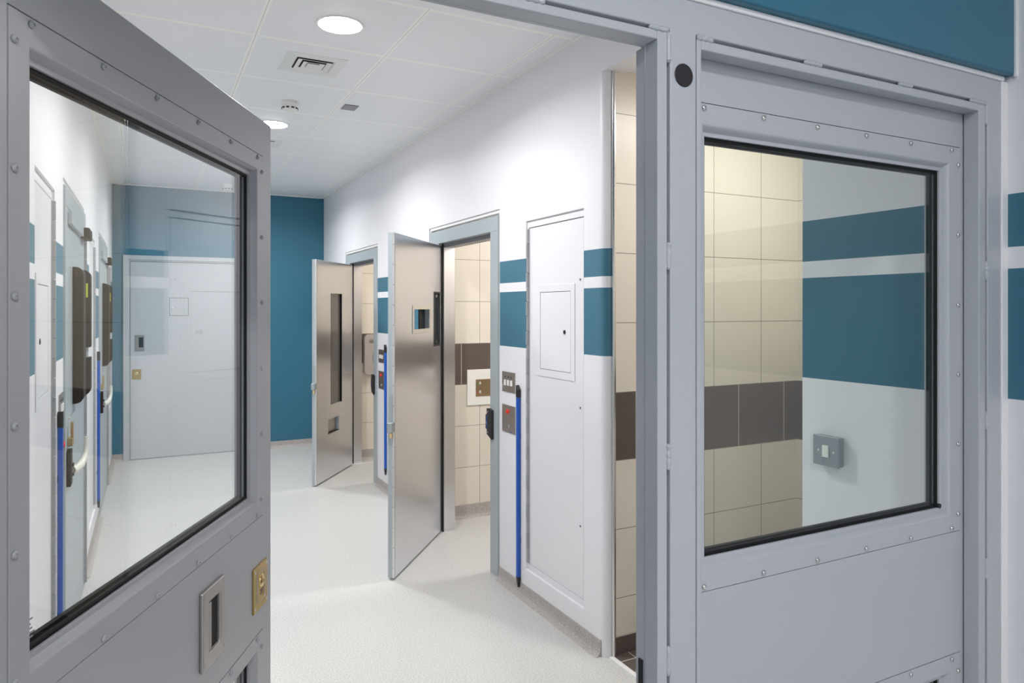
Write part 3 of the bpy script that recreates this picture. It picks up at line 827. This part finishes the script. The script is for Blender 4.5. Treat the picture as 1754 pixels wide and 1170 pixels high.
# wash basin unit in the far cell
ws = thing('wash_basin', 'speckled grey moulded wash basin on the tiled wall of farther cell', 'wash basin', (2.030, 7.39, 0), 0)
def rrect(x0, x1, z0, z1, r, n=6):
    pts = []
    for cx, cz, a0 in ((x1-r, z1-r, 0), (x0+r, z1-r, 90), (x0+r, z0+r, 180), (x1-r, z0+r, 270)):
        for i in range(n+1):
            a = math.radians(a0 + 90*i/n); pts.append((cx + r*math.cos(a), cz + r*math.sin(a)))
    return pts
MB().prism(rrect(0, 0.44, 0.895, 1.325, 0.05), 1, -0.055, -0.0).build('body', 'sink', ws, bevel=0.008, seg=3)
bw = []
MB().lathe((0.24, -0.055, 1.08), [(0.155, -.001), (0.155, 0.004), (0.145, 0.003), (0.11, 0.001), (0.02, 0.0005)], 1, 36, sgn=-1).build('bowl', 'graybox', ws, smooth=True)
MB().lathe((0.078, -0.055, 1.262), [(0.024, -.001), (0.022, 0.010), (0.012, 0.012), (0.010, 0.006)], 1, 20, sgn=-1).build('spout', 'steel2', ws, smooth=True)

# ------------------------------------------------------------------ ceiling devices
def downlight(x, y, mat, label, z=ZC, R=0.098, grp='round ceiling downlights'):
    t = thing('downlight', label, 'ceiling light', (x, y, z), 0, grp)
    MB().lathe((0, 0, 0), [(R + .012, 0), (R + .010, 0.004), (R, 0.0045), (R - .001, 0.001)], 2, 48, sgn=-1).build('trim_ring', 'ventwhite', t, smooth=True)
    MB().lathe((0, 0, 0), [(R - .002, 0.003), (R - .006, 0.006), (R - .02, 0.008), (0.01, 0.009)], 2, 48, sgn=-1).build('diffuser', mat, t, smooth=True)
def beam(x, y):
    l = bpy.data.lights.new('downlight_lamp', 'AREA'); l.shape = 'DISK'; l.size = 0.186
    l.energy = LIGHT_CORR; l.color = (1.0, 0.99, 0.975); l.spread = math.radians(160)
    o = bpy.data.objects.new('downlight_lamp', l); col.objects.link(o); o.location = (x, y, ZC - 0.0125)
for y in (3.245, 5.212, 7.180): beam(0.785, y)
downlight(0.785, 3.245, 'lamp', 'large bright round downlight near the top of the picture')
downlight(0.785, 5.212, 'lamp', 'bright round downlight just above the top corner of the open glazed door')
downlight(0.785, 7.180, 'lamp', 'round downlight farthest along, seen through the glass of the open door')
downlight(0.25, -0.50, 'lampf', 'round downlight in front of the screen')
downlight(-1.10, -2.1, 'lampf', 'unseen added downlight behind the viewer on the left')  # lamp added out of view to light the front room
downlight(0.25, -2.1, 'lampf', 'unseen added downlight behind the viewer near the back wall')  # another added lamp, out of view, for frontal light on the screen
def cell_light(x, y, z, mat, label):
    t = thing('ceiling_light', label, 'ceiling light', (x, y, z), 0)
    MB().box(-0.32, 0.32, -0.12, 0.12, -0.03, 0).build('housing', 'ventwhite', t, bevel=0.004)
    MB().box(-0.29, 0.29, -0.10, 0.10, -0.034, -0.030).build('diffuser', mat, t)
cell_light(2.85, 3.85, 2.70, 'lampc', 'rectangular ceiling light inside the nearer cell')
cell_light(2.75, 6.5, 2.70, 'lampc2', 'rectangular ceiling light inside the farther cell')
cell_light(2.45, 2.0, 2.69, 'lamps', 'unseen added ceiling light inside the tiled shower room')  # lamp added out of view to brighten the shower tiles

def vent(x, y, label):
    t = thing('air_vent', label, 'air vent', (x, y, ZC), 0, 'square ceiling air vents')
    def face_down(o):        # rings are built in the xz plane: lay them flat, front downwards
        o.data.transform(Matrix(((1, 0, 0, 0), (0, 0, 1, 0), (0, 1, 0, 0), (0, 0, 0, 1))))
        o.data.flip_normals(); return o
    face_down(MB().ring(-0.155, 0.155, -0.155, 0.155, [(0, 0), (0.001, -0.004), (0.045, -0.006), (0.052, -0.0065), (0.062, -0.001)]).build('face_plate', 'ventwhite', t))
    face_down(MB().box(-0.10, 0.10, -0.0012, -0.0002, -0.10, 0.10).build('throat', 'dark', t))
    for q in (0.088, 0.056):
        face_down(MB().ring(-q, q, -q, q, [(0.0, -0.009), (0.001, -0.0105), (0.025, -0.003), (0.024, -0.0018)]).build('louvre', 'ventwhite', t))
    face_down(MB().slab(-0.030, 0.030, -0.030, 0.030, -0.0115, -0.006).build('centre_plate', 'ventwhite', t))
vent(0.781, 3.843, 'square white ceiling air vent just beyond the large near downlight')
vent(0.781, 5.810, 'square white ceiling air vent beyond the second downlight')
def smoke(x, y, label):
    t = thing('smoke_detector', label, 'smoke detector', (x, y, ZC), 0, 'white smoke detectors')
    MB().lathe((0, 0, 0), [(0.056, 0), (0.056, 0.016), (0.054, 0.019), (0.050, 0.021)], 2, 36, sgn=-1).build('base', 'plastic', t, smooth=True)
    hd = MB().lathe((0, 0, 0), [(0.050, 0.020), (0.049, 0.040), (0.046, 0.050), (0.036, 0.056), (0.002, 0.058)], 2, 36, sgn=-1).build('head', 'plastic', t, smooth=True)
    for i in range(10):
        a = 2 * pi * i / 10 + 0.2
        s_ = MB().box(-0.009, 0.009, -0.0505, -0.044, -0.047, -0.038).build('slot', 'black', hd)
        s_.rotation_euler = (0, 0, a)
    MB().cyl((0.028, -0.0485, -0.012), 0.003, 0.003, 2, 8).build('indicator', 'redpaint', t)
smoke(0.795, 4.604, 'white smoke detector on ceiling between the first vent and second downlight')
smoke(0.745, 8.000, 'white smoke detector at the far end seen through the door glass')
sp = tag(MB().box(1.116, 1.206, 4.485, 4.600, ZC - 0.006, ZC).build('ceiling_plate', 'graybox', bevel=0.002),
         'small square grey plate on the ceiling beside the smoke detector', 'plate')
